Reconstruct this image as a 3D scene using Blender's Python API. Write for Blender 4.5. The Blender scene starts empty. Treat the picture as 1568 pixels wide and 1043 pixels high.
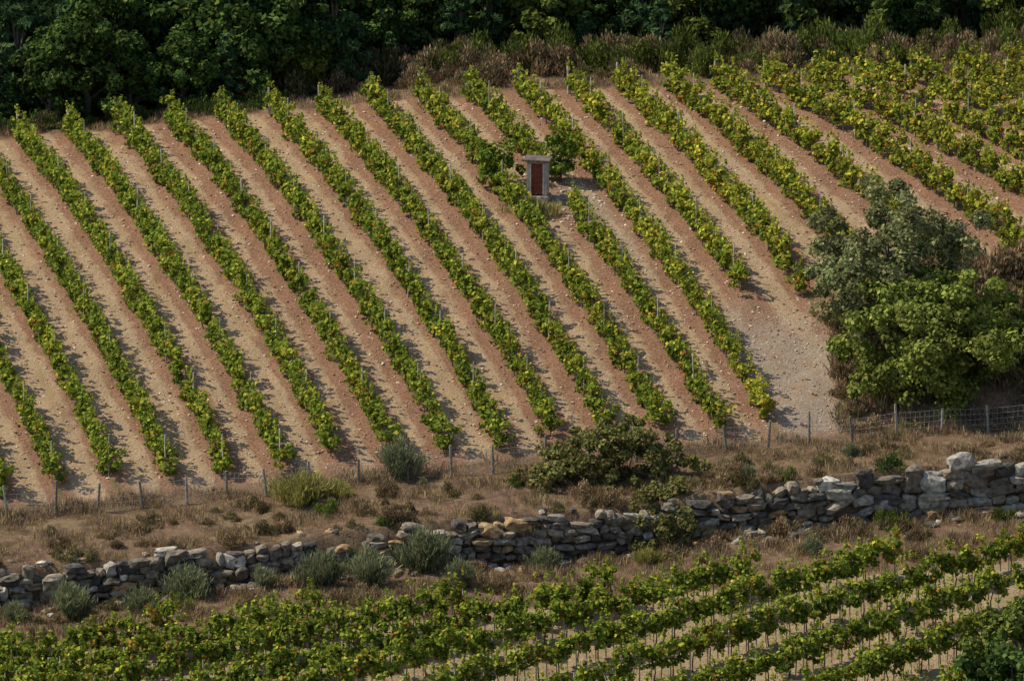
import bpy, math, numpy as np, bmesh
from mathutils import Vector
R=np.random.default_rng(7)
scene=bpy.context.scene
# ------------------------------------------------------------------ terrain
def cx(x): return np.clip(x,-80,80)
def yA(x): return -15.5+.23*cx(x)
def yB(x): return 19+.136*cx(x)
def yC(x): return -23+.22*cx(x)
def yE(x): return -31.5+.23*cx(x)
def zA(x): return np.interp(x,[-60,-22,0,22,60],[-3.8,-2.6,-1.6,-1.15,-.7])
def zB(x): return np.interp(x,[-60,-22,-10,0,22,60],[3.6,5.91,6.9,7.5,7.75,8.2])
def zC(x): return np.interp(x,[-45,-20.5,-14,-9.6,-3.8,0,3.9,8.4,13.7,20.9,45],[-4.1,-3.3,-3.1,-2.76,-2.32,-2.22,-2.17,-1.6,-1.15,-.9,-.3])
def wallh(x): return np.interp(x,[-20.5,-14,-9.6,-3.8,0,3.9,8.4,13.7,20.9],[1.7,1.6,1.4,1.6,1.95,1.95,1.7,2.0,2.05])
def zE(x): return -4.08+.0436*cx(x)
def H(x,y):
    x=np.asarray(x,float); y=np.asarray(y,float)
    a,b,c,e=yA(x),yB(x),yC(x),yE(x)
    L=[(e-230,zE(x)-40),(e-60,zE(x)-15),(e,zE(x)),(c-.3,zC(x)-wallh(x)),(c-.05,zC(x)),(a,zA(x)),(b,zB(x)),(b+2,zB(x)+.05),(b+14,zB(x)-1.1),(b+150,zB(x)+42),(b+600,zB(x)+150)]
    z=L[0][1]+0*y
    for (y0,z0),(y1,z1) in zip(L[:-1],L[1:]):
        t=np.clip((y-y0)/(y1-y0),0,1)
        z=np.where(y>=y0,z0+(z1-z0)*t,z)
    t=np.clip((y-a)/(b-a),0,1)
    z=z+.9*4*t*(1-t)
    z=z+.06*np.sin(x*.9+y*.35)*np.sin(y*.7-x*.3)+.03*np.sin(2.3*x-1.1*y)
    return z
rows={}
sl={11:.352,12:.37,13:.42,14:.50,15:.60,16:.70,17:.78,18:.84,19:.89,20:.92,21:.94,22:.95,23:.95,24:.95}
ye={11:-2.2,12:-1.7,13:.3,14:1.5,15:1.5,16:2.,17:2,18:2,19:2,20:2,21:2,22:2,23:2,24:2}
for i in range(-9,25):
    xt=-22.4+2.28*i; yt=yB(xt)-.7
    if i<=10:
        xb=-11.82+2.27*i; yb=yA(xb)+.7
        s=(xb-xt)/(yt-yb)
    else:
        s=sl[i]; yb=ye[i]
    rows[i]=(xt,yt,s,yb)
idx=sorted(rows)
def lane(x,y):
    X=np.array([rows[i][0]+rows[i][2]*(rows[i][1]-min(y,26)) for i in idx])
    return np.interp(x,X,idx)
# ------------------------------------------------------------------ mesh builder
class MB:
    def __init__(s): s.V=[];s.F=[];s.M=[];s.C=[];s.n=0
    def add(s,v,f,m=0,c=(.5,.5,.5)):
        v=np.asarray(v,float).reshape(-1,3); f=np.asarray(f,int)
        c=np.asarray(c,float)
        if c.ndim==1: c=np.tile(c,(len(v),1))
        s.V.append(v); s.F.append(f+s.n); s.M.append(np.full(len(f),m)); s.C.append(c); s.n+=len(v)
    def stamp(s,t,x,y,sc,ground,tone=.2,sz=1.):
        a=R.uniform(0,6.28); ca,sa=math.cos(a),math.sin(a)
        M=np.array([[ca,-sa,0],[sa,ca,0],[0,0,sz]])*sc
        V=np.concatenate(t.V)@M.T+np.array([x,y,float(ground(x,y))-.1]); C=np.concatenate(t.C)*R.uniform(1-tone,1+tone)
        s.V.append(V); s.C.append(C)
        for f,m in zip(t.F,t.M): s.F.append(f+s.n); s.M.append(m)
        s.n+=len(V)
    def mesh(s,name,mats,smooth=False):
        me=bpy.data.meshes.new(name)
        V=np.concatenate(s.V); me.vertices.add(len(V)); me.vertices.foreach_set('co',V.ravel())
        loops=np.concatenate([f.ravel() for f in s.F]); tot=np.concatenate([np.full(len(f),f.shape[1]) for f in s.F])
        me.loops.add(len(loops)); me.loops.foreach_set('vertex_index',loops.astype(np.int32))
        me.polygons.add(len(tot)); st=np.concatenate([[0],np.cumsum(tot)[:-1]])
        me.polygons.foreach_set('loop_start',st.astype(np.int32)); me.polygons.foreach_set('loop_total',tot.astype(np.int32))
        me.polygons.foreach_set('material_index',np.concatenate(s.M).astype(np.int32))
        me.polygons.foreach_set('use_smooth',np.full(len(tot),smooth))
        a=me.attributes.new('tint','FLOAT_COLOR','POINT'); C=np.concatenate(s.C)
        a.data.foreach_set('color',np.concatenate([C,np.ones((len(C),1))],1).ravel())
        for m in mats: me.materials.append(m)
        me.update(calc_edges=True)
        return me
    def obj(s,name,mats,smooth=False,parent=None,loc=(0,0,0)):
        return place(name,s.mesh(name,mats,smooth),loc,parent=parent)
def place(name,me,loc=(0,0,0),rz=0,sc=(1,1,1),parent=None):
    o=bpy.data.objects.new(name,me); o.location=loc; o.rotation_euler=(0,0,rz)
    o.scale=sc if hasattr(sc,'__len__') else (sc,)*3
    scene.collection.objects.link(o)
    if parent: o.parent=parent
    return o
def unit(v): return v/np.maximum(np.linalg.norm(v,axis=1,keepdims=True),1e-9)
def rdir(n): return unit(R.normal(size=(n,3)))
def quads(b,p,nr,s,asp,col,mat=0,axis=None):
    n=len(p); s=np.broadcast_to(s,(n,))[:,None]
    t=unit(np.cross(nr,rdir(n))) if axis is None else axis
    u=unit(np.cross(nr,t))
    v=np.stack([p+t*s,p+u*s*asp,p-t*s,p-u*s*asp],1).reshape(-1,3)
    b.add(v,np.arange(4*n).reshape(n,4),mat,np.repeat(col,4,0))
def pick(pal,n):
    w=np.array([max(q[0],.001) for q in pal],float); k=R.choice(len(pal),n,p=w/w.sum())
    c=np.array([q[1] for q in pal])[k]
    return c*R.uniform(.75,1.25,(n,1))
def cloud(b,c,r,n,size,pal,asp=.75,shell=.45,flat=.8,tone=.25,mat=0,stretch=None,up=.35):
    c=np.asarray(c,float); K=len(c); r=np.broadcast_to(r,(K,))
    d=rdir(K*n); rad=np.repeat(r,n)*(shell+(1-shell)*R.random(K*n))
    off=d*rad[:,None]*np.array([1,1,flat])
    if stretch is not None: off=off*stretch
    p=np.repeat(c,n,0)+off
    nr=unit(d*.7+R.normal(size=(K*n,3))*.5+np.array([0,0,up]))
    tn=np.repeat(R.uniform(1-tone,1+tone,(K,1)),n,0)
    quads(b,p,nr,size*R.uniform(.6,1.3,K*n),asp,pick(pal,K*n)*tn,mat)
def tube(b,pts,rad,sides=6,mat=1,col=(.5,.5,.5)):
    pts=np.asarray(pts,float); m=len(pts); ang=np.linspace(0,2*np.pi,sides,endpoint=False)
    V=[]
    for i in range(m):
        d=pts[min(i+1,m-1)]-pts[max(i-1,0)]; d/=max(np.linalg.norm(d),1e-6)
        a=np.cross(d,[0,1,0] if abs(d[1])<.9 else [1,0,0]); a/=np.linalg.norm(a); e=np.cross(d,a)
        V.append(pts[i]+rad[i]*(np.cos(ang)[:,None]*a+np.sin(ang)[:,None]*e))
    F=[]
    for i in range(m-1):
        for k in range(sides):
            k2=(k+1)%sides; F.append([i*sides+k,i*sides+k2,(i+1)*sides+k2,(i+1)*sides+k])
    b.add(np.concatenate(V),F,mat,col)
    b.add(V[-1],[list(range(sides))],mat,col)
# ------------------------------------------------------------------ materials
def newmat(name):
    m=bpy.data.materials.new(name); m.use_nodes=True; nt=m.node_tree; nt.nodes.clear()
    out=nt.nodes.new('ShaderNodeOutputMaterial'); return m,nt,out
def N(nt,t,**k):
    n=nt.nodes.new(t)
    for a,v in k.items(): setattr(n,a,v)
    return n
def leafmat(name,transl=.3,objvar=.25):
    m,nt,out=newmat(name); l=nt.links.new
    at=N(nt,'ShaderNodeAttribute',attribute_name='tint')
    oi=N(nt,'ShaderNodeObjectInfo'); mr=N(nt,'ShaderNodeMapRange'); mr.inputs[3].default_value=1-objvar; mr.inputs[4].default_value=1+objvar
    l(oi.outputs['Random'],mr.inputs[0])
    sc=N(nt,'ShaderNodeVectorMath',operation='SCALE'); l(at.outputs['Color'],sc.inputs[0]); l(mr.outputs[0],sc.inputs['Scale'])
    d=N(nt,'ShaderNodeBsdfDiffuse'); tr=N(nt,'ShaderNodeBsdfTranslucent'); mx=N(nt,'ShaderNodeMixShader'); mx.inputs[0].default_value=transl
    l(sc.outputs[0],d.inputs[0]); l(sc.outputs[0],tr.inputs[0]); l(d.outputs[0],mx.inputs[1]); l(tr.outputs[0],mx.inputs[2])
    l(mx.outputs[0],out.inputs[0]); return m
def tintmat(name,rough=.85,nscale=12,amt=.5,bump=.3):
    m,nt,out=newmat(name); l=nt.links.new
    at=N(nt,'ShaderNodeAttribute',attribute_name='tint'); tc=N(nt,'ShaderNodeTexCoord')
    no=N(nt,'ShaderNodeTexNoise'); no.inputs['Scale'].default_value=nscale; no.inputs['Detail'].default_value=4
    l(tc.outputs['Object'],no.inputs['Vector'])
    mr=N(nt,'ShaderNodeMapRange'); mr.inputs[1].default_value=.3; mr.inputs[2].default_value=.7; mr.inputs[3].default_value=1-amt; mr.inputs[4].default_value=1+amt
    l(no.outputs[0],mr.inputs[0]); sc=N(nt,'ShaderNodeVectorMath',operation='SCALE'); l(at.outputs['Color'],sc.inputs[0]); l(mr.outputs[0],sc.inputs['Scale'])
    p=N(nt,'ShaderNodeBsdfPrincipled'); p.inputs['Roughness'].default_value=rough; l(sc.outputs[0],p.inputs['Base Color'])
    bp=N(nt,'ShaderNodeBump'); bp.inputs['Strength'].default_value=bump; bp.inputs['Distance'].default_value=.05; l(no.outputs[0],bp.inputs['Height']); l(bp.outputs[0],p.inputs['Normal'])
    l(p.outputs[0],out.inputs[0]); return m
LEAF=leafmat('leaf_foliage',.25,.12); VLEAF=leafmat('vine_leaf',.40,.06); GRASS=leafmat('dry_grass_blade',.25,0)
WOOD=tintmat('weathered_wood'); STONE=tintmat('dry_stone',.9,5,.6,.8); PAINT=tintmat('shed_paint',.6,5,.2,.1)
def groundmat():
    m,nt,out=newmat('ground_soil'); l=nt.links.new
    tc=N(nt,'ShaderNodeTexCoord'); P=tc.outputs['Object']
    def noise(s,d=5,vec=P,r=.6):
        n=N(nt,'ShaderNodeTexNoise'); n.inputs['Scale'].default_value=s; n.inputs['Detail'].default_value=d; n.inputs['Roughness'].default_value=r; l(vec,n.inputs['Vector']); return n.outputs[0]
    def ramp(v,a,b_,lo=0,hi=1):
        r=N(nt,'ShaderNodeMapRange',interpolation_type='SMOOTHSTEP'); l(v,r.inputs[0])
        for k,q in zip((1,2,3,4),(a,b_,lo,hi)): r.inputs[k].default_value=q
        return r.outputs[0]
    def mix(f,a,b_):
        x=N(nt,'ShaderNodeMix',data_type='RGBA')
        if hasattr(f,'is_linked'): l(f,x.inputs[0])
        else: x.inputs[0].default_value=f
        for k,q in ((6,a),(7,b_)):
            if hasattr(q,'is_linked'): l(q,x.inputs[k])
            else: x.inputs[k].default_value=(*q,1)
        return x.outputs[2]
    def ma(op,a,b_=0.):
        x=N(nt,'ShaderNodeMath',operation=op)
        for k,q in ((0,a),(1,b_)):
            if hasattr(q,'is_linked'): l(q,x.inputs[k])
            else: x.inputs[k].default_value=q
        return x.outputs[0]
    mk=N(nt,'ShaderNodeAttribute',attribute_name='mask'); sp=N(nt,'ShaderNodeSeparateColor'); l(mk.outputs['Color'],sp.inputs[0])
    fo=N(nt,'ShaderNodeAttribute',attribute_name='fore'); ln=N(nt,'ShaderNodeAttribute',attribute_name='lane')
    n1=noise(.25,2); n2=noise(1.6,4); n3=noise(9,4,r=.75); n4=noise(30,2,r=.8)
    bank=mix(ramp(n2,.35,.65),(.17,.11,.07),(.32,.22,.125))
    bank=mix(ramp(n3,.5,.7),bank,(.135,.09,.065))
    bank=mix(ma('MULTIPLY',ramp(n1,.45,.6),.5),bank,(.24,.145,.10))
    spx=N(nt,'ShaderNodeSeparateXYZ'); l(P,spx.inputs[0])
    lv=ln.outputs['Fac']
    cb=N(nt,'ShaderNodeCombineXYZ'); l(ma('MULTIPLY',lv,5.),cb.inputs[0]); l(ma('MULTIPLY',spx.outputs[1],.22),cb.inputs[1])
    streak=noise(1.0,4,cb.outputs[0])
    f=ma('ABSOLUTE',ma('SUBTRACT',ma('FRACT',ma('ADD',lv,-.06)),.5))
    f2=ma('ADD',f,ma('MULTIPLY',ma('SUBTRACT',n2,.5),.34)); f2=ma('ADD',f2,ma('MULTIPLY',ma('SUBTRACT',streak,.5),.34))
    lr=N(nt,'ShaderNodeTexWhiteNoise',noise_dimensions='1D'); l(ma('FLOOR',lv),lr.inputs['W'])
    tan=mix(ramp(n3,.35,.7),(.42,.285,.16),(.585,.435,.28))
    tan=mix(ma('MULTIPLY',ramp(streak,.48,.68),.6),tan,(.40,.27,.13))
    red=mix(ramp(n3,.35,.7),(.26,.13,.075),(.45,.265,.165))
    red=mix(ramp(n4,.60,.72),red,(.60,.48,.36))
    f3=ma('ADD',f2,ma('MULTIPLY',lr.outputs['Value'],.18)); f3=ma('ADD',f3,ma('MULTIPLY',n1,.18))
    vine=mix(ramp(f3,.28,.43),tan,red)
    vine=mix(ma('MULTIPLY',ramp(f,.38,.5),ramp(n2,.45,.6)),vine,(.20,.155,.06))
    path=mix(ramp(n3,.4,.65),(.36,.28,.20),(.48,.395,.30))
    path=mix(ma('MULTIPLY',ramp(n2,.48,.64),.7),path,(.39,.255,.155))
    fore=mix(ramp(n3,.4,.65),(.38,.28,.155),(.53,.42,.265))
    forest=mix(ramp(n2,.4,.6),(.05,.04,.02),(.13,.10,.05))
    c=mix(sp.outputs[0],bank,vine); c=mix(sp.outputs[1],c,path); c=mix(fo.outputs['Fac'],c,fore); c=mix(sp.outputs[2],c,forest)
    p=N(nt,'ShaderNodeBsdfDiffuse'); p.inputs['Roughness'].default_value=.8
    l(c,p.inputs['Color'])
    bp=N(nt,'ShaderNodeBump'); bp.inputs['Strength'].default_value=.9; bp.inputs['Distance'].default_value=.11
    l(n3,bp.inputs['Height']); l(bp.outputs[0],p.inputs['Normal'])
    l(p.outputs[0],out.inputs[0]); return m
GROUND=groundmat()
# ------------------------------------------------------------------ ground sheet
xs=np.concatenate([np.linspace(-500,-40,24)[:-1],np.linspace(-40,-26,30)[:-1],np.arange(-26,27,.2),np.linspace(27,40,30),np.linspace(40,500,24)[1:]])
ys=np.concatenate([np.linspace(-320,-60,40)[:-1],np.linspace(-60,-44,30)[:-1],np.arange(-44,34,.2),np.linspace(34,60,30),np.linspace(60,700,50)[1:]])
X,Y=np.meshgrid(xs,ys); Z=H(X,Y)
inn=(np.abs(X)<40)&(Y>-44)&(Y<34)
Z=Z+np.where(inn,R.normal(size=X.shape)*.018,0)
nx,ny=len(xs),len(ys); g=np.arange(nx*ny).reshape(ny,nx)
F=np.stack([g[:-1,:-1],g[:-1,1:],g[1:,1:],g[1:,:-1]],-1).reshape(-1,4)
gb=MB(); gb.add(np.stack([X,Y,Z],-1).reshape(-1,3),F,0)
gm=gb.mesh('ground',[GROUND],True)
LN=np.array([lane(xs,y) for y in ys])
def ss(v,a,b): t=np.clip((v-a)/(b-a),0,1); return t*t*(3-2*t)
wob=.5*np.sin(X*.8+Y*.5)+.3*np.sin(X*2.1-Y*1.3)
ev=ss(Y+wob*.4,yA(X)-.6,yA(X)+.5)*(1-ss(Y+wob*.3,yB(X)-.3,yB(X)+.8))
ev=ev*(1-ss(X+wob*.6+.35*(Y),16.5,18.5)*(1-ss(Y,0,3)))
pm=.9*ss(LN,10.0,10.35)*(1-ss(Y+wob*1.4,-6,-1.6))*(1-ss(X+wob*.7,13.2,14.6))*ss(Y+wob*.3,yA(X)-.4,yA(X)+.6)
p2=.7*ss(LN,9.1,9.35)*(1-ss(LN,9.7,9.95))*ss(Y,-2,2)*(1-ss(Y,7,9))
pm=np.maximum(pm,p2*np.clip(.8+.4*wob,0,1))
pm=np.maximum(pm,.75*np.exp(-((X-2.2)/.9)**2-((Y-6.3)/1.2)**2))
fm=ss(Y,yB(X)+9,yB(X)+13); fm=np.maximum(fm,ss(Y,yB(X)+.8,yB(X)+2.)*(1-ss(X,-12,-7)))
fr=1-ss(Y+wob*.5,yE(X)-.3,yE(X)+1.2)
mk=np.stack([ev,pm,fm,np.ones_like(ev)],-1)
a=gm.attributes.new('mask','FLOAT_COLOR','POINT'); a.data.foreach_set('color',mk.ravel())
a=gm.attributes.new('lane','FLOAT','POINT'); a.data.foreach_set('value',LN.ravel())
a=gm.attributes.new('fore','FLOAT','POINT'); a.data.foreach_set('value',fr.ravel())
place('ground',gm)
# ------------------------------------------------------------------ vines
G1=(.095,.145,.024);G2=(.165,.225,.032);G3=(.27,.31,.043);Y1=(.50,.45,.06);O1=(.46,.20,.04);R1=(.30,.09,.033)
def vine_row(p0,dirv,length,name,kind,skip=None,full=1.):
    b=MB(); st_=.9; n=int(length/st_)+1; d=np.array(dirv)/np.linalg.norm(dirv); pr=np.array([-d[1],d[0]])
    for k in range(n):
        q=np.array(p0)+d*(k*st_+R.uniform(-.1,.1)); x,y=q
        if abs(x)>28 or y<-52: continue
        if skip and skip(x,y): continue
        if R.random()<.01 and 0<k<n-1: continue
        z=float(H(x,y)); s=R.uniform(.84,1.12)*full
        if kind=='main':
            yl=.07+.24*ss(x+y*.4,-8,18)+(.20 if R.random()<.2 else 0)
            orr=.014+.035*ss(x+y*.5,0,22)+(.08 if R.random()<.06 else 0)
            if k>=n-3 and name=='Y': yl=.9
            K=10 if full<1.02 else 12; h0,h1=.26,1.18*s; ws=.09*full
            if k>=n-1: s*=1.12; ws=.2
        else:
            yl=.10; orr=.02+(.10 if R.random()<.12 else 0); K=16; h0,h1=.60,1.48*s; ws=.2
            if k==0: h1*=1.15; orr+=.06
        pal=[(.38-yl/2,G1),(.36,G2),(.26,G3),(orr,O1),(orr*.5,R1)]
        al=R.uniform(-.5,.5,K); hh=R.uniform(h0,h1,K); ac=R.normal(0,ws,K)
        C=np.stack([x+d[0]*al+pr[0]*ac,y+d[1]*al+pr[1]*ac,z+hh],1)
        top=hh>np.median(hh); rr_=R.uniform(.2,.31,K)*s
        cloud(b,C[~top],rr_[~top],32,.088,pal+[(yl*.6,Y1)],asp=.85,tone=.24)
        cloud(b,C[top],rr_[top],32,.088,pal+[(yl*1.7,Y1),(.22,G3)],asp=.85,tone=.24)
        K2=4; al=R.uniform(-.5,.5,K2); C=np.stack([x+d[0]*al,y+d[1]*al,z+h1+R.uniform(.15,.45,K2)],1)
        cloud(b,C,.12,9,.07,[(.8,G2),(1.4,G3),(yl*3,Y1),(orr,O1)],stretch=np.array([.6,.6,2.1]))
        j=R.normal(0,.04,4)
        tube(b,[[x,y,z-.05],[x+j[0],y+j[1],z+.35],[x+j[2],y+j[3],z+h0+.15]],[.035,.028,.022],5,1,(.10,.07,.045))
        if kind=='fore':
            for e in (.12,-.35):
                xx,yy=x+d[0]*e,y+d[1]*e; tube(b,[[xx,yy,z-.1],[xx+j[0]*.6,yy,z+1.2+j[1]*2]],[.025,.025],4,1,np.array((.50,.44,.35))*R.uniform(.7,1.15))
        elif k%5==3:
            tube(b,[[x,y,z-.05],[x+j[0]*.7,y+j[1]*.7,z+1.75]],[.032,.03],5,1,np.array((.38,.34,.28))*R.uniform(.6,1.2))
    if b.n==0: return
    if kind=='main':
        q=np.array(p0)-d*.25; z=float(H(*q)); tube(b,[[q[0],q[1],z-.1],[q[0]-d[0]*.12,q[1]-d[1]*.12,z+1.3]],[.05,.045],6,1,(.42,.36,.28))
    b.obj('vine_row',[VLEAF,WOOD])
for i in idx:
    xt,yt,s,yb=rows[i]; L=(yt-yb)*math.hypot(1,s)
    sk=None
    if i==9: sk=lambda x,y:4.4<y<7.9
    vine_row((xt,yt),(s,-1),L,'Y' if i==10 else 'v','main',sk,1.0 if i<12 else (1.08 if i<15 else 1.16))
# lower vineyard: rows running obliquely away from the terrace edge, fanning slightly
x0=-25.
while x0<62:
    y0=float(-31.5+.23*x0)-.2+R.normal(0,.1)
    k=.46+.28*float(ss(x0,-14,44))
    vine_row((x0,y0),(-1,-k),80,'f','fore')
    x0+=5.7
# ------------------------------------------------------------------ tree templates
def tree_mb(h,r,pal,nc=55,leaf=.15,nl=120,base=.25,flat=.8,kind='oak',clr=.26,low=-.35,lobe=.2):
    b=MB(); 
    if kind=='oak':
        u=R.uniform(low,1,nc); an=R.uniform(0,6.283,nc); q=np.sqrt(1-u*u); d=np.stack([q*np.cos(an),q*np.sin(an),u],1)
        lob=1+lobe*np.sin(d[:,0]*3+R.uniform(0,6))*np.sin(d[:,1]*4+R.uniform(0,6))+lobe*.6*np.sin(d[:,2]*5+an*2)
        rr=R.uniform(.5,1.0,nc)*lob
        hc=h*(base+(1-base)/2); C=np.stack([d[:,0]*rr*r,d[:,1]*rr*r,hc+d[:,2]*rr*h*(1-base)/2],1)
        cloud(b,C,R.uniform(.14,.3,nc)*r*(clr/.24),nl,leaf,pal,tone=.32,flat=flat)
        tips=C[::4]
    else:
        C=[];
        for k in range(nc):
            t=R.uniform(.03,1); rad=r*(1-t)**.75*R.uniform(.35,1.05)+.08; an=R.uniform(0,6.28)
            C.append([math.cos(an)*rad,math.sin(an)*rad,t*h+.12*rad])
        C=np.array(C); cloud(b,C,R.uniform(.14,.26,nc)*r,nl,leaf,pal,asp=.35,tone=.3,flat=.6)
        tips=C[::3]
    top=h*(.6 if kind=='oak' else .95); tr=.035*h
    tube(b,[[0,0,-.3],[.05*r,0,h*.2],[-.03*r,.05*r,h*.45],[0,0,top]],[tr,tr*.8,tr*.55,tr*.2],8,1,(.09,.07,.05))
    for t in tips:
        s0=np.array([0,0,min(max(t[2]*.55,.2),top)]); mid=(s0+t)/2+np.array([0,0,.1])
        tube(b,[s0,mid,t],[tr*.4,tr*.25,tr*.1],5,1,(.09,.07,.05))
    return b
DK=[(3,(.04,.075,.02)),(3,(.065,.108,.026)),(2,(.105,.155,.038)),(.6,(.16,.18,.045))]
PN=[(3,(.035,.072,.032)),(3,(.06,.105,.04)),(2,(.095,.14,.048))]
OL=[(3,(.085,.12,.028)),(3,(.14,.18,.037)),(2,(.21,.23,.046))]
YG=[(3,(.16,.20,.033)),(3,(.25,.28,.045)),(1,(.10,.13,.028))]
GY=[(3,(.145,.165,.065)),(3,(.205,.22,.09)),(1,(.095,.11,.05)),(.8,(.28,.22,.11))]
BR=[(3,(.26,.18,.10)),(2,(.17,.14,.065)),(2,(.31,.225,.13)),(.6,(.32,.16,.09))]
HE=[(3,(.19,.165,.07)),(2,(.135,.13,.05)),(2,(.26,.20,.105))]
oaks=[tree_mb(6,2.8,DK,nc=64,base=.05,low=-.8,lobe=.3),tree_mb(5.5,2.5,DK,nc=60,base=.05,low=-.8,lobe=.3),tree_mb(5,2.4,OL,nc=56,base=.05,low=-.8,lobe=.3)]
pines=[tree_mb(6.5,2.1,PN,nc=75,kind='pine',leaf=.22,nl=90),tree_mb(5.5,1.8,PN,nc=65,kind='pine',leaf=.22,nl=90),tree_mb(4.5,1.5,OL,nc=55,kind='pine',leaf=.2,nl=90)]
OM=[t.mesh('oak_crown',[LEAF,WOOD]) for t in oaks]; PM=[t.mesh('pine_crown',[LEAF,WOOD]) for t in pines]
def shrub_mb(r,h,pal,nc=16,nl=110,leaf=.08,asp=.32,spread=.36):
    b=MB(); d=rdir(nc); d[:,2]=np.abs(d[:,2]); rr=R.uniform(.3,.9,nc)
    C=np.stack([d[:,0]*rr*r,d[:,1]*rr*r,d[:,2]*rr*h*.8+.1],1)
    n=nl; K=nc; dd=rdir(K*n); p=np.repeat(C,n,0)+dd*(R.random((K*n,1))**.5)*r*spread
    ax=unit(np.stack([p[:,0]/r*.6,p[:,1]/r*.6,np.full(K*n,.9)],1)+R.normal(size=(K*n,3))*.35)
    tn=np.repeat(R.uniform(.7,1.3,(K,1)),n,0)
    p[:,2]=np.maximum(p[:,2],.02)
    quads(b,p,unit(np.cross(ax,rdir(K*n))),leaf*R.uniform(.7,1.7,K*n),asp,pick(pal,K*n)*tn,0,ax)
    for c in C[:8]: tube(b,[[0,0,-.1],c*.5,c],[.03,.02,.008],4,1,(.1,.08,.06))
    return b
heath=[shrub_mb(1.1,1.3,BR),shrub_mb(1.0,1.1,HE),shrub_mb(1.2,1.5,OL),shrub_mb(.9,1.0,BR),shrub_mb(1.2,1.3,DK)]
def tree(me,name,x,y,s,sz=1.):
    return place(name,me,(x,y,float(H(x,y))-.1),R.uniform(0,6.28),(s,s,s*sz))
for x in np.arange(-28,-8.5,2.1):
    xx=x+R.uniform(-.6,.6); y=float(yB(xx))+R.uniform(2.6,3.8)+ (0 if x<-14 else (x+14)*.5)
    if R.random()<.65: tree(OM[R.integers(0,2)],'oak_tree',xx,y,R.uniform(.6,.85))
    else: tree(PM[R.integers(0,2)],'pine_tree',xx,y,R.uniform(.6,.85))
for k in range(12):
    x=-11+k*3.1+R.uniform(-1,1); y=float(yB(x))+R.uniform(8,12)
    tree(PM[R.integers(0,3)],'pine_tree',x,y,R.uniform(.4,.7))
b=MB()
for k in range(40):
    x=-28+20*(k%20+R.random())/20; y=float(yB(x))+(R.uniform(5.5,9) if k<20 else R.uniform(10,15))
    b.stamp((oaks[:2]+pines[:2])[R.integers(0,4)],x,y,R.uniform(.9,1.2),H,.3)
for k in range(60):
    x=-10+38*(k%30+R.random())/30; y=float(yB(x))+(R.uniform(11,13.5) if k<30 else R.uniform(14.5,19))
    b.stamp((oaks+pines+[oaks[2]])[R.integers(0,7)],x,y,R.uniform(.7,1.05),H,.3)
b.obj('background_forest',[LEAF,WOOD])
tree(tree_mb(3.6,1.2,YG,nc=26,nl=150,leaf=.12,base=.05,low=-.8).mesh('young_oak_crown',[LEAF,WOOD]),'young_oak_tree',-9.6,22.4,1)
b=MB()
for k in range(200):
    x=R.uniform(-12,28); y=float(yB(x))+R.uniform(1.6,12)
    b.stamp(heath[R.choice(4,p=[.34,.27,.18,.21])],x,y,R.uniform(.6,1.0)*(1 if y<yB(x)+4 else 1.5),H,.3,sz=1.15)
for k in range(44):
    x=R.uniform(-28,-11); y=float(yB(x))+R.uniform(1.2,2.6)
    b.stamp(heath[4 if R.random()<.75 else 1],x,y,R.uniform(.45,.9),H)
b.obj('heath_scrub',[LEAF,WOOD])
# ------------------------------------------------------------------ right-hand trees and brush
tree(tree_mb(5.6,3.7,[(3,(.14,.18,.036)),(3,(.215,.25,.05)),(2,(.30,.32,.078))],nc=160,nl=190,leaf=.105,base=.0,low=-.95,clr=.18,lobe=.28).mesh('ash_crown',[LEAF,WOOD]),'ash_tree',17.6,-9.6,1)
tree(tree_mb(7.2,3.3,GY,nc=160,nl=180,leaf=.095,base=.0,low=-.95,clr=.17,lobe=.26).mesh('olive_crown',[LEAF,WOOD]),'wild_olive_tree',16.1,-5.8,1)
tree(tree_mb(3.6,2.2,OL,nc=70,nl=130,leaf=.10,base=.0,low=-.95,clr=.18,lobe=.3).mesh('hawthorn_crown',[LEAF,WOOD]),'hawthorn_bush',21.2,-6.8,1)
tree(tree_mb(6.0,2.5,DK,nc=90,nl=170,leaf=.12,base=.0,low=-.7,clr=.22,lobe=.3).mesh('oak_crown_near',[LEAF,WOOD]),'oak_tree',18.8,-44.5,1)
tree(tree_mb(4.2,2.3,OL,nc=60,nl=150,leaf=.12,base=.0,low=-.8,clr=.2,lobe=.3).mesh('fig_crown',[LEAF,WOOD]),'fig_tree',19.6,-38,1)
b=MB()
for k in range(70):
    x=R.uniform(17.5,27); y=R.uniform(-8,2.6)
    if x<19 and y<-2: continue
    b.stamp(heath[R.choice(4,p=[.43,.27,.14,.16])],x,y,R.uniform(.9,1.7),H)
for (x,y) in [(14.0,-9.4),(14.3,-7.0),(14.4,-10.9),(15.2,-12.1),(16.8,-12.2),(20.5,-10.5),(22,-9.3),(14.2,-4.2),(14.8,-1.2),(17.0,.2),(13.9,-8.2),(18.5,-11.6),(23.5,-8.9)]:
    b.stamp(heath[R.choice([0,1,3])],x,y,R.uniform(.55,.9),H)
for k in range(230):
    x=R.uniform(-25,25)
    if R.random()<.5: y=float(yC(x))+.4+R.random()*4.6
    else: y=float(yE(x))+1.2+R.random()*6.4
    b.stamp(heath[R.choice(4,p=[.38,.34,.02,.26])],x,y,R.uniform(.22,.62),H,.35)
for k in range(46):
    x=R.uniform(-25,25); y=float(yC(x))+(R.uniform(.15,.5) if k%2 else R.uniform(-1.5,-.8))
    b.stamp(heath[R.choice(5,p=[.30,.38,.06,.18,.08])],x,y,R.uniform(.35,.75),H,.3)
b.obj('dry_scrub',[LEAF,WOOD])
b=MB(); K=140
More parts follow.
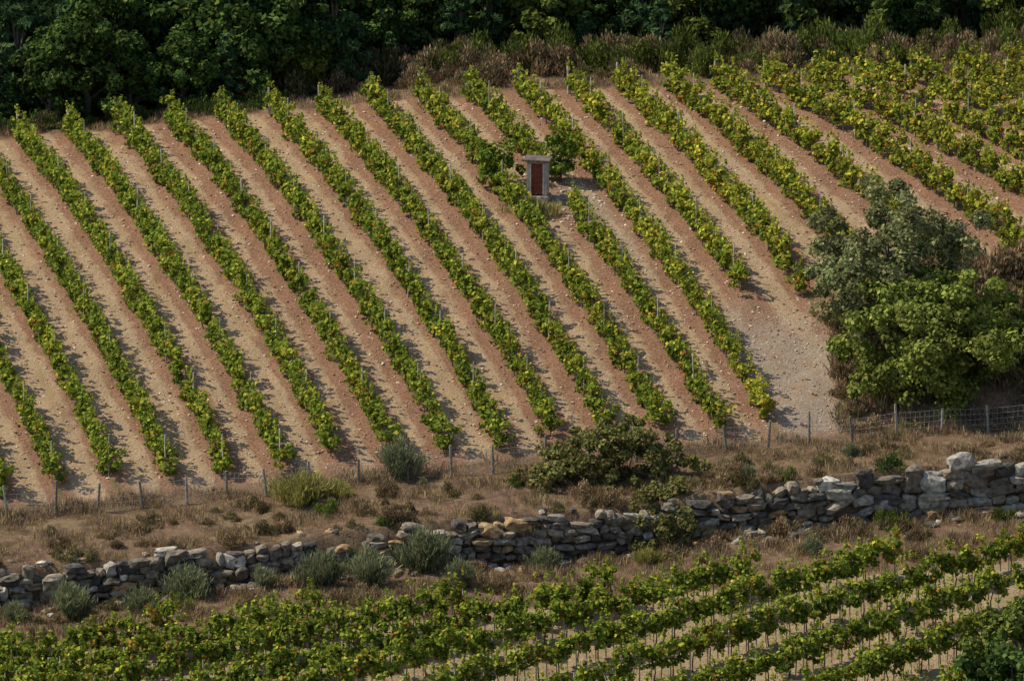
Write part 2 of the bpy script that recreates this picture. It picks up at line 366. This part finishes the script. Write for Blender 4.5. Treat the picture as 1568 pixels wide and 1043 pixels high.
C=np.stack([3.8+R.normal(0,1.6,K),-18.6+R.normal(0,.7,K),R.uniform(.1,2.5,K)],1)
C[:,2]*=np.exp(-((C[:,0]-4.5)/3.1)**2)
C2=np.stack([R.uniform(4.8,7.2,46),R.uniform(-23.1,-20,46),R.uniform(-.6,.5,46)],1); C=np.concatenate([C,C2]); C[:,2]+=H(C[:,0],C[:,1])+np.where(C[:,1]<-21.9,.9,0)
cloud(b,C,R.uniform(.22,.5,len(C)),130,.08,[(3,(.125,.135,.04)),(3,(.18,.185,.052)),(1.5,(.22,.18,.08)),(.5,(.24,.14,.06))],tone=.3)
for c in C[::5]: tube(b,[[c[0]*.6+1.6,c[1],float(H(c[0]*.6+1.6,c[1]))-.1],c],[.03,.01],4,1,(.1,.07,.05))
b.obj('bramble_shrub',[LEAF,WOOD])
BG=[(3,(.18,.205,.10)),(3,(.23,.25,.13)),(1,(.13,.16,.075)),(.8,(.29,.25,.13))]
BY=[(3,(.30,.28,.08)),(3,(.38,.33,.10)),(1,(.18,.18,.06))]
def broom_mesh(name,r,h,pal,n=5200):
    b=MB(); nc=22; an=R.uniform(0,6.28,nc); q=R.random(nc)**.6
    T=np.stack([np.cos(an)*q*r*.8,np.sin(an)*q*r*.8,h*(.95-.45*q*q)*R.uniform(.7,1.05,nc)],1)
    k=R.integers(0,nc,n); t=R.uniform(.2,1,n)**.7
    p=T[k]*t[:,None]; p[:,:2]*=(.55+.45*t)[:,None]; p=p+R.normal(0,.11,(n,3))*r; p[:,2]=np.maximum(p[:,2],.02)
    ax=unit(np.stack([p[:,0]*.5,p[:,1]*.5,np.full(n,.8)],1)+R.normal(size=(n,3))*.28)
    tn=R.uniform(.75,1.25,nc)[k][:,None]
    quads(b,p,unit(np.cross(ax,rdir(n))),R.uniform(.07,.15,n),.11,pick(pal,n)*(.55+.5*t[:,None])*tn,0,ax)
    for c in T: tube(b,[[0,0,-.1],c*.5,c*.9],[.02,.012,.005],4,1,(.09,.1,.05))
    return b.mesh(name,[LEAF,WOOD])
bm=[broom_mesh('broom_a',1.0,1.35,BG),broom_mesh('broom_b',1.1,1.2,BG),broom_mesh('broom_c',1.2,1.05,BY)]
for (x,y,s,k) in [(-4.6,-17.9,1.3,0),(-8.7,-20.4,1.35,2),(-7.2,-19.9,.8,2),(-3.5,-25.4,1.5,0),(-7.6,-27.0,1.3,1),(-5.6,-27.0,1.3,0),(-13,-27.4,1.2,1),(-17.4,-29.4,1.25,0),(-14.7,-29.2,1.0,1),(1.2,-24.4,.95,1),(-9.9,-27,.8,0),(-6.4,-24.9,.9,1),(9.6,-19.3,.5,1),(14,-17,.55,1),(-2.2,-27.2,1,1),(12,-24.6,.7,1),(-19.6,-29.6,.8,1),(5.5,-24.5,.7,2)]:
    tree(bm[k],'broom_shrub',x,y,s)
# ------------------------------------------------------------------ dry grass mass
b=MB()
def tufts(n,xf,yf,h,pal,nb=6):
    x=xf(n); y=yf(x,n); z=H(x,y); hh=h*R.uniform(.4,1.4,n)*(.75+.6*np.sin(x*1.3)*np.sin(y*1.7+x*.4))
    p=np.repeat(np.stack([x,y,z],1),nb,0); H2=np.repeat(hh,nb); m=len(p)
    ax=unit(R.normal(size=(m,3))*.33+np.array([0,0,1])); p[:,:2]+=R.normal(0,.07,(m,2))
    p=p+ax*H2[:,None]*.9
    cl=np.repeat(pick(pal,n),nb,0)*R.uniform(.8,1.2,(m,1))
    quads(b,p,unit(np.cross(ax,rdir(m))),H2,.07,cl,0,ax)
DG=[(4,(.35,.25,.135)),(3,(.25,.17,.10)),(2,(.46,.35,.18)),(3,(.20,.135,.105)),(1.5,(.18,.175,.065))]
ux=lambda n:R.uniform(-26,26,n)
tufts(13000,ux,lambda x,n:yC(x)+R.random(n)*(yA(x)-.3-yC(x)),.15,DG)
tufts(13000,ux,lambda x,n:yE(x)+.3+R.random(n)*(yC(x)-.5-yE(x)),.19,DG)
tufts(3000,ux,lambda x,n:yA(x)-1.2+R.normal(0,.5,n),.2,DG)
tufts(3500,ux,lambda x,n:yB(x)+R.uniform(0,2.5,n),.18,DG)
tufts(5500,lambda n:R.uniform(13.6,26,n),lambda x,n:yA(x)+R.random(n)*(2-yA(x)),.3,DG)
tufts(2500,ux,lambda x,n:yE(x)-R.random(n)*12,.14,DG)
tufts(900,lambda n:R.uniform(-24,16,n),lambda x,n:R.uniform(-17,18,n),.07,[(2,(.33,.27,.12)),(1,(.16,.19,.05))])
tufts(260,lambda n:R.normal(.95,.6,n),lambda x,n:R.normal(5.2,.5,n),.32,[(1,(.38,.35,.12)),(1,(.32,.26,.12))])
b.obj('dry_grass',[GRASS])
# ------------------------------------------------------------------ stones
bm_=bmesh.new(); bmesh.ops.create_icosphere(bm_,subdivisions=2,radius=1); bm_.verts.ensure_lookup_table()
IV=np.array([v.co[:] for v in bm_.verts]); IF=np.array([[v.index for v in f.verts] for f in bm_.faces]); bm_.free()
def stone(b,c,sz,rz,col,p=4.5,tilt=.12):
    v=IV/((np.abs(IV)**p).sum(1,keepdims=True)**(1/p))
    v=v*(1+R.normal(0,.08,(len(v),1)))*np.array(sz)/2
    v=v+.15*np.array(sz)/2*np.sin(IV[:,[1,2,0]]*3+R.uniform(0,6,3))
    e=R.normal(0,tilt,2); cz,sz_=math.cos(rz),math.sin(rz)
    M=np.array([[cz,-sz_,0],[sz_,cz,0],[0,0,1]])@np.array([[math.cos(e[0]),0,math.sin(e[0])],[0,1,0],[-math.sin(e[0]),0,math.cos(e[0])]])
    b.add(v@M.T+np.array(c),IF,0,col)
SC=[(3,(.21,.17,.12)),(4,(.13,.105,.075)),(1.2,(.30,.265,.205)),(2.2,(.065,.055,.044)),(.55,(.42,.38,.31)),(1.4,(.28,.18,.085))]
b=MB()
lev=0
while lev<9:
    x=-29+R.random()*.3; 
    while x<29:
        big=x>12.5
        w=R.uniform(.55,1.35) if big else R.uniform(.3,.95); hN=.38 if big else .29
        wh=float(wallh(x))+.12*math.sin(x*2.1)+.12*math.sin(x*5.3+1)+R.uniform(-.12,.08)
        if -8.2<x<-5.2: wh*=.65+.25*math.sin(x*4)
        z0=lev*hN
        if z0+hN*.6<wh+.05 and R.random()>(.03 if z0<wh*.7 else .14):
            hh=hN*R.uniform(.8,1.3) if R.random()>.2 else hN*1.9
            yy=float(yC(x))-.48+.13*z0/1.6+R.normal(0,.05)
            zb=float(zC(x)-wallh(x))
            stone(b,(x+w/2,yy,zb+z0+hh/2-.03+R.normal(0,.03)),(w*1.02,R.uniform(.4,.6),hh*1.04),.22+R.normal(0,.12),pick(SC if not big else SC+[(4,(.27,.245,.20))],1)[0],p=7 if big else 4.5,tilt=.16)
        x+=w
    lev+=1
for k in range(300):
    x=R.uniform(-26,26); y=float(yC(x))-.7-abs(R.normal(0,.7)); s=R.uniform(.12,.45)
    stone(b,(x,y,float(H(x,y))+s*.1),(s*1.3,s,s*.7),R.uniform(0,3),pick(SC,1)[0],tilt=.4)
for k in range(50):
    x=R.uniform(-26,26); y=float(yC(x))+.1+abs(R.normal(0,.25)); s=R.uniform(.15,.32)
    stone(b,(x,y,float(H(x,y))+s*.1),(s*1.4,s,s*.7),R.uniform(0,3),pick(SC,1)[0],tilt=.3)
b.obj('dry_stone_wall',[STONE])
b=MB()
for k in range(45):
    x=22+R.normal(0,.8); y=-5.+R.normal(0,.6); s=R.uniform(.3,.8)
    stone(b,(x,y,float(H(x,y))+R.uniform(0,.9)),(s*1.3,s,s*.7),R.uniform(0,3),pick(SC,1)[0],tilt=.4)
b.obj('stone_pile',[STONE])
bm_=bmesh.new(); bmesh.ops.create_icosphere(bm_,subdivisions=1,radius=1); bm_.verts.ensure_lookup_table()
JV=np.array([v.co[:] for v in bm_.verts]); JF=np.array([[v.index for v in f.verts] for f in bm_.faces]); bm_.free()
def pebbles(b,x,y,s,pal):
    n=len(x); z=H(x,y)
    v=JV[None]*(1+R.normal(0,.15,(n,len(JV),1)))*s[:,None,None]*np.stack([R.uniform(.8,1.4,n),R.uniform(.8,1.3,n),R.uniform(.4,.8,n)],1)[:,None,:]
    v=v+np.stack([x,y,z+s*.2],1)[:,None,:]
    f=(JF[None]+(np.arange(n)*len(JV))[:,None,None]).reshape(-1,3)
    b.add(v.reshape(-1,3),f,0,np.repeat(pick(pal,n),len(JV),0))
b=MB(); n=12000; x=R.uniform(-24,22,n); y=R.uniform(-18,20,n)
k=(y>yA(x)+.3)&(y<yB(x)-.5); x,y=x[k],y[k]
pebbles(b,x,y,R.uniform(.02,.07,len(x)),[(2,(.46,.35,.25)),(3,(.30,.175,.11)),(1,(.55,.46,.36))])
x=R.uniform(8,14,400); y=R.uniform(-13,-3,400); pebbles(b,x,y,R.uniform(.02,.05,400),[(2,(.42,.35,.28)),(1,(.5,.43,.35))])
x=R.normal(2.6,.7,120); y=R.normal(5.8,1.3,120); pebbles(b,x,y,R.uniform(.04,.10,120),[(2,(.44,.37,.29)),(1,(.5,.43,.35))])
b.obj('field_stones',[STONE])
# ------------------------------------------------------------------ fence
b=MB(); tops=[]
x=-28.
while x<28:
    y=float(yA(x))-1.6+R.normal(0,.08); z=float(H(x,y)); lx,ly=R.normal(0,.08),R.normal(0,.06); h=R.uniform(1.1,1.5)
    tube(b,[[x,y,z-.1],[x+lx*.5,y+ly*.5,z+h*.5],[x+lx,y+ly,z+h]],[.06,.055,.05],6,0,np.array((.24,.21,.175))*R.uniform(.6,1.3))
    tops.append((x,y,z,lx,ly)); x+=1.85+R.uniform(-.25,.3)
for (a,c) in zip(tops[:-1],tops[1:]):
    for hh in (.12,.35,.58,.81,1.04):
        A=np.array([a[0]+a[3]*hh/1.3,a[1]+a[4]*hh/1.3,a[2]+hh]); Cc=np.array([c[0]+c[3]*hh/1.3,c[1]+c[4]*hh/1.3,c[2]+hh])
        tube(b,[A,(A+Cc)/2-np.array([0,0,.02]),Cc],[.008]*3,3,0,(.25,.23,.21))
    for t in np.linspace(.08,.92,9):
        A=np.array(a[:3])*(1-t)+np.array(c[:3])*t
        tube(b,[A+[0,0,.1],A+[0,0,1.04]],[.005,.005],3,0,(.25,.23,.21))
b.obj('wire_fence',[WOOD])
# ------------------------------------------------------------------ shed
sh=bpy.data.objects.new('vineyard_shed',None); scene.collection.objects.link(sh); sx,sy=1.15,6.4; szz=float(H(sx,sy))
sh.location=(sx,sy,szz); sh.rotation_euler=(0,0,math.radians(-8)); sh.scale=(.9,.86,.94)
def box(name,c,s,col,mat=PAINT,rot=(0,0,0),bev=.012):
    bmx=bmesh.new(); bmesh.ops.create_cube(bmx,size=1); bmesh.ops.scale(bmx,vec=s,verts=bmx.verts)
    bmesh.ops.bevel(bmx,geom=bmx.edges[:],offset=bev,segments=2,affect='EDGES')
    me=bpy.data.meshes.new(name); bmx.to_mesh(me); bmx.free()
    a=me.attributes.new('tint','FLOAT_COLOR','POINT'); a.data.foreach_set('color',np.tile([*col,1],(len(me.vertices),1)).ravel())
    me.materials.append(mat); o=place(name,me,c,parent=sh); o.rotation_euler=rot; return o
cw=(.36,.32,.265)
box('plinth',(0,0,.0),(1.2,1.15,.4),(.30,.26,.2),STONE,bev=.03)
box('wall_left',(-.44,0,1.03),(.12,.9,1.65),cw)
box('wall_right',(.44,0,1.03),(.12,.9,1.65),cw)
box('wall_back',(0,.4,1.03),(.75,.1,1.65),cw)
box('door',(0,-.30,.98),(.56,.05,1.42),(.23,.05,.028),WOOD)
for k,xx in enumerate((-.14,0,.14)): box('door_groove_%d'%k,(xx,-.328,.98),(.012,.012,1.3),(.05,.015,.01),WOOD,bev=.002)
box('door_handle',(.2,-.34,.95),(.03,.05,.10),(.1,.1,.1),bev=.005)
box('jamb_left',(-.33,-.38,1.0),(.09,.14,1.48),(.50,.45,.38))
box('jamb_right',(.33,-.38,1.0),(.09,.14,1.48),(.50,.45,.38))
box('lintel',(0,-.38,1.79),(.76,.13,.08),(.34,.29,.24))
box('roof',(0,-.06,1.92),(1.34,1.3,.1),(.12,.085,.07),STONE,rot=(math.radians(1),math.radians(2),0),bev=.02)
b=MB()
for (x,y,s) in [(-.75,7.8,1.),(2.15,8.2,1.05)]:
    z=float(H(x,y)); C=np.stack([x+R.normal(0,.4,26),y+R.normal(0,.3,26),z+R.uniform(.35,2.0*s,26)],1)
    cloud(b,C,.33,60,.09,[(3,G1),(2,G2),(.5,G3),(.1,Y1)])
    tube(b,[[x,y,z-.1],[x+.05,y,z+.6],[x,y,z+1.2]],[.06,.05,.03],6,1,(.1,.07,.05))
b.obj('vine_bush',[VLEAF,WOOD])
# ------------------------------------------------------------------ light, sky, camera
sd=Vector((-.76,.03,.88)).normalized(); el=math.asin(sd.z); az=math.atan2(sd.x,sd.y)
w=bpy.data.worlds.new('World'); scene.world=w; w.use_nodes=True; nt=w.node_tree
sky=nt.nodes.new('ShaderNodeTexSky'); sky.sky_type='NISHITA'; sky.sun_disc=False; sky.sun_elevation=el; sky.sun_rotation=az%(2*math.pi)
bg=nt.nodes['Background']; bg.inputs[1].default_value=.13; nt.links.new(sky.outputs[0],bg.inputs[0])
L=bpy.data.lights.new('sun','SUN'); L.energy=5.0; L.angle=math.radians(.5); L.color=(1,.93,.79)
o=bpy.data.objects.new('sun',L); scene.collection.objects.link(o); o.rotation_euler=sd.to_track_quat('Z','Y').to_euler()
cam=bpy.data.cameras.new('camera'); co=bpy.data.objects.new('camera',cam); scene.collection.objects.link(co)
co.location=(0,-300,66); co.rotation_euler=(math.radians(90-12.407),0,0); cam.lens=247.96; cam.sensor_width=36; cam.clip_end=3000; cam.clip_start=1
scene.camera=co
scene.view_settings.view_transform='Standard'; scene.view_settings.look='None'; scene.view_settings.exposure=0
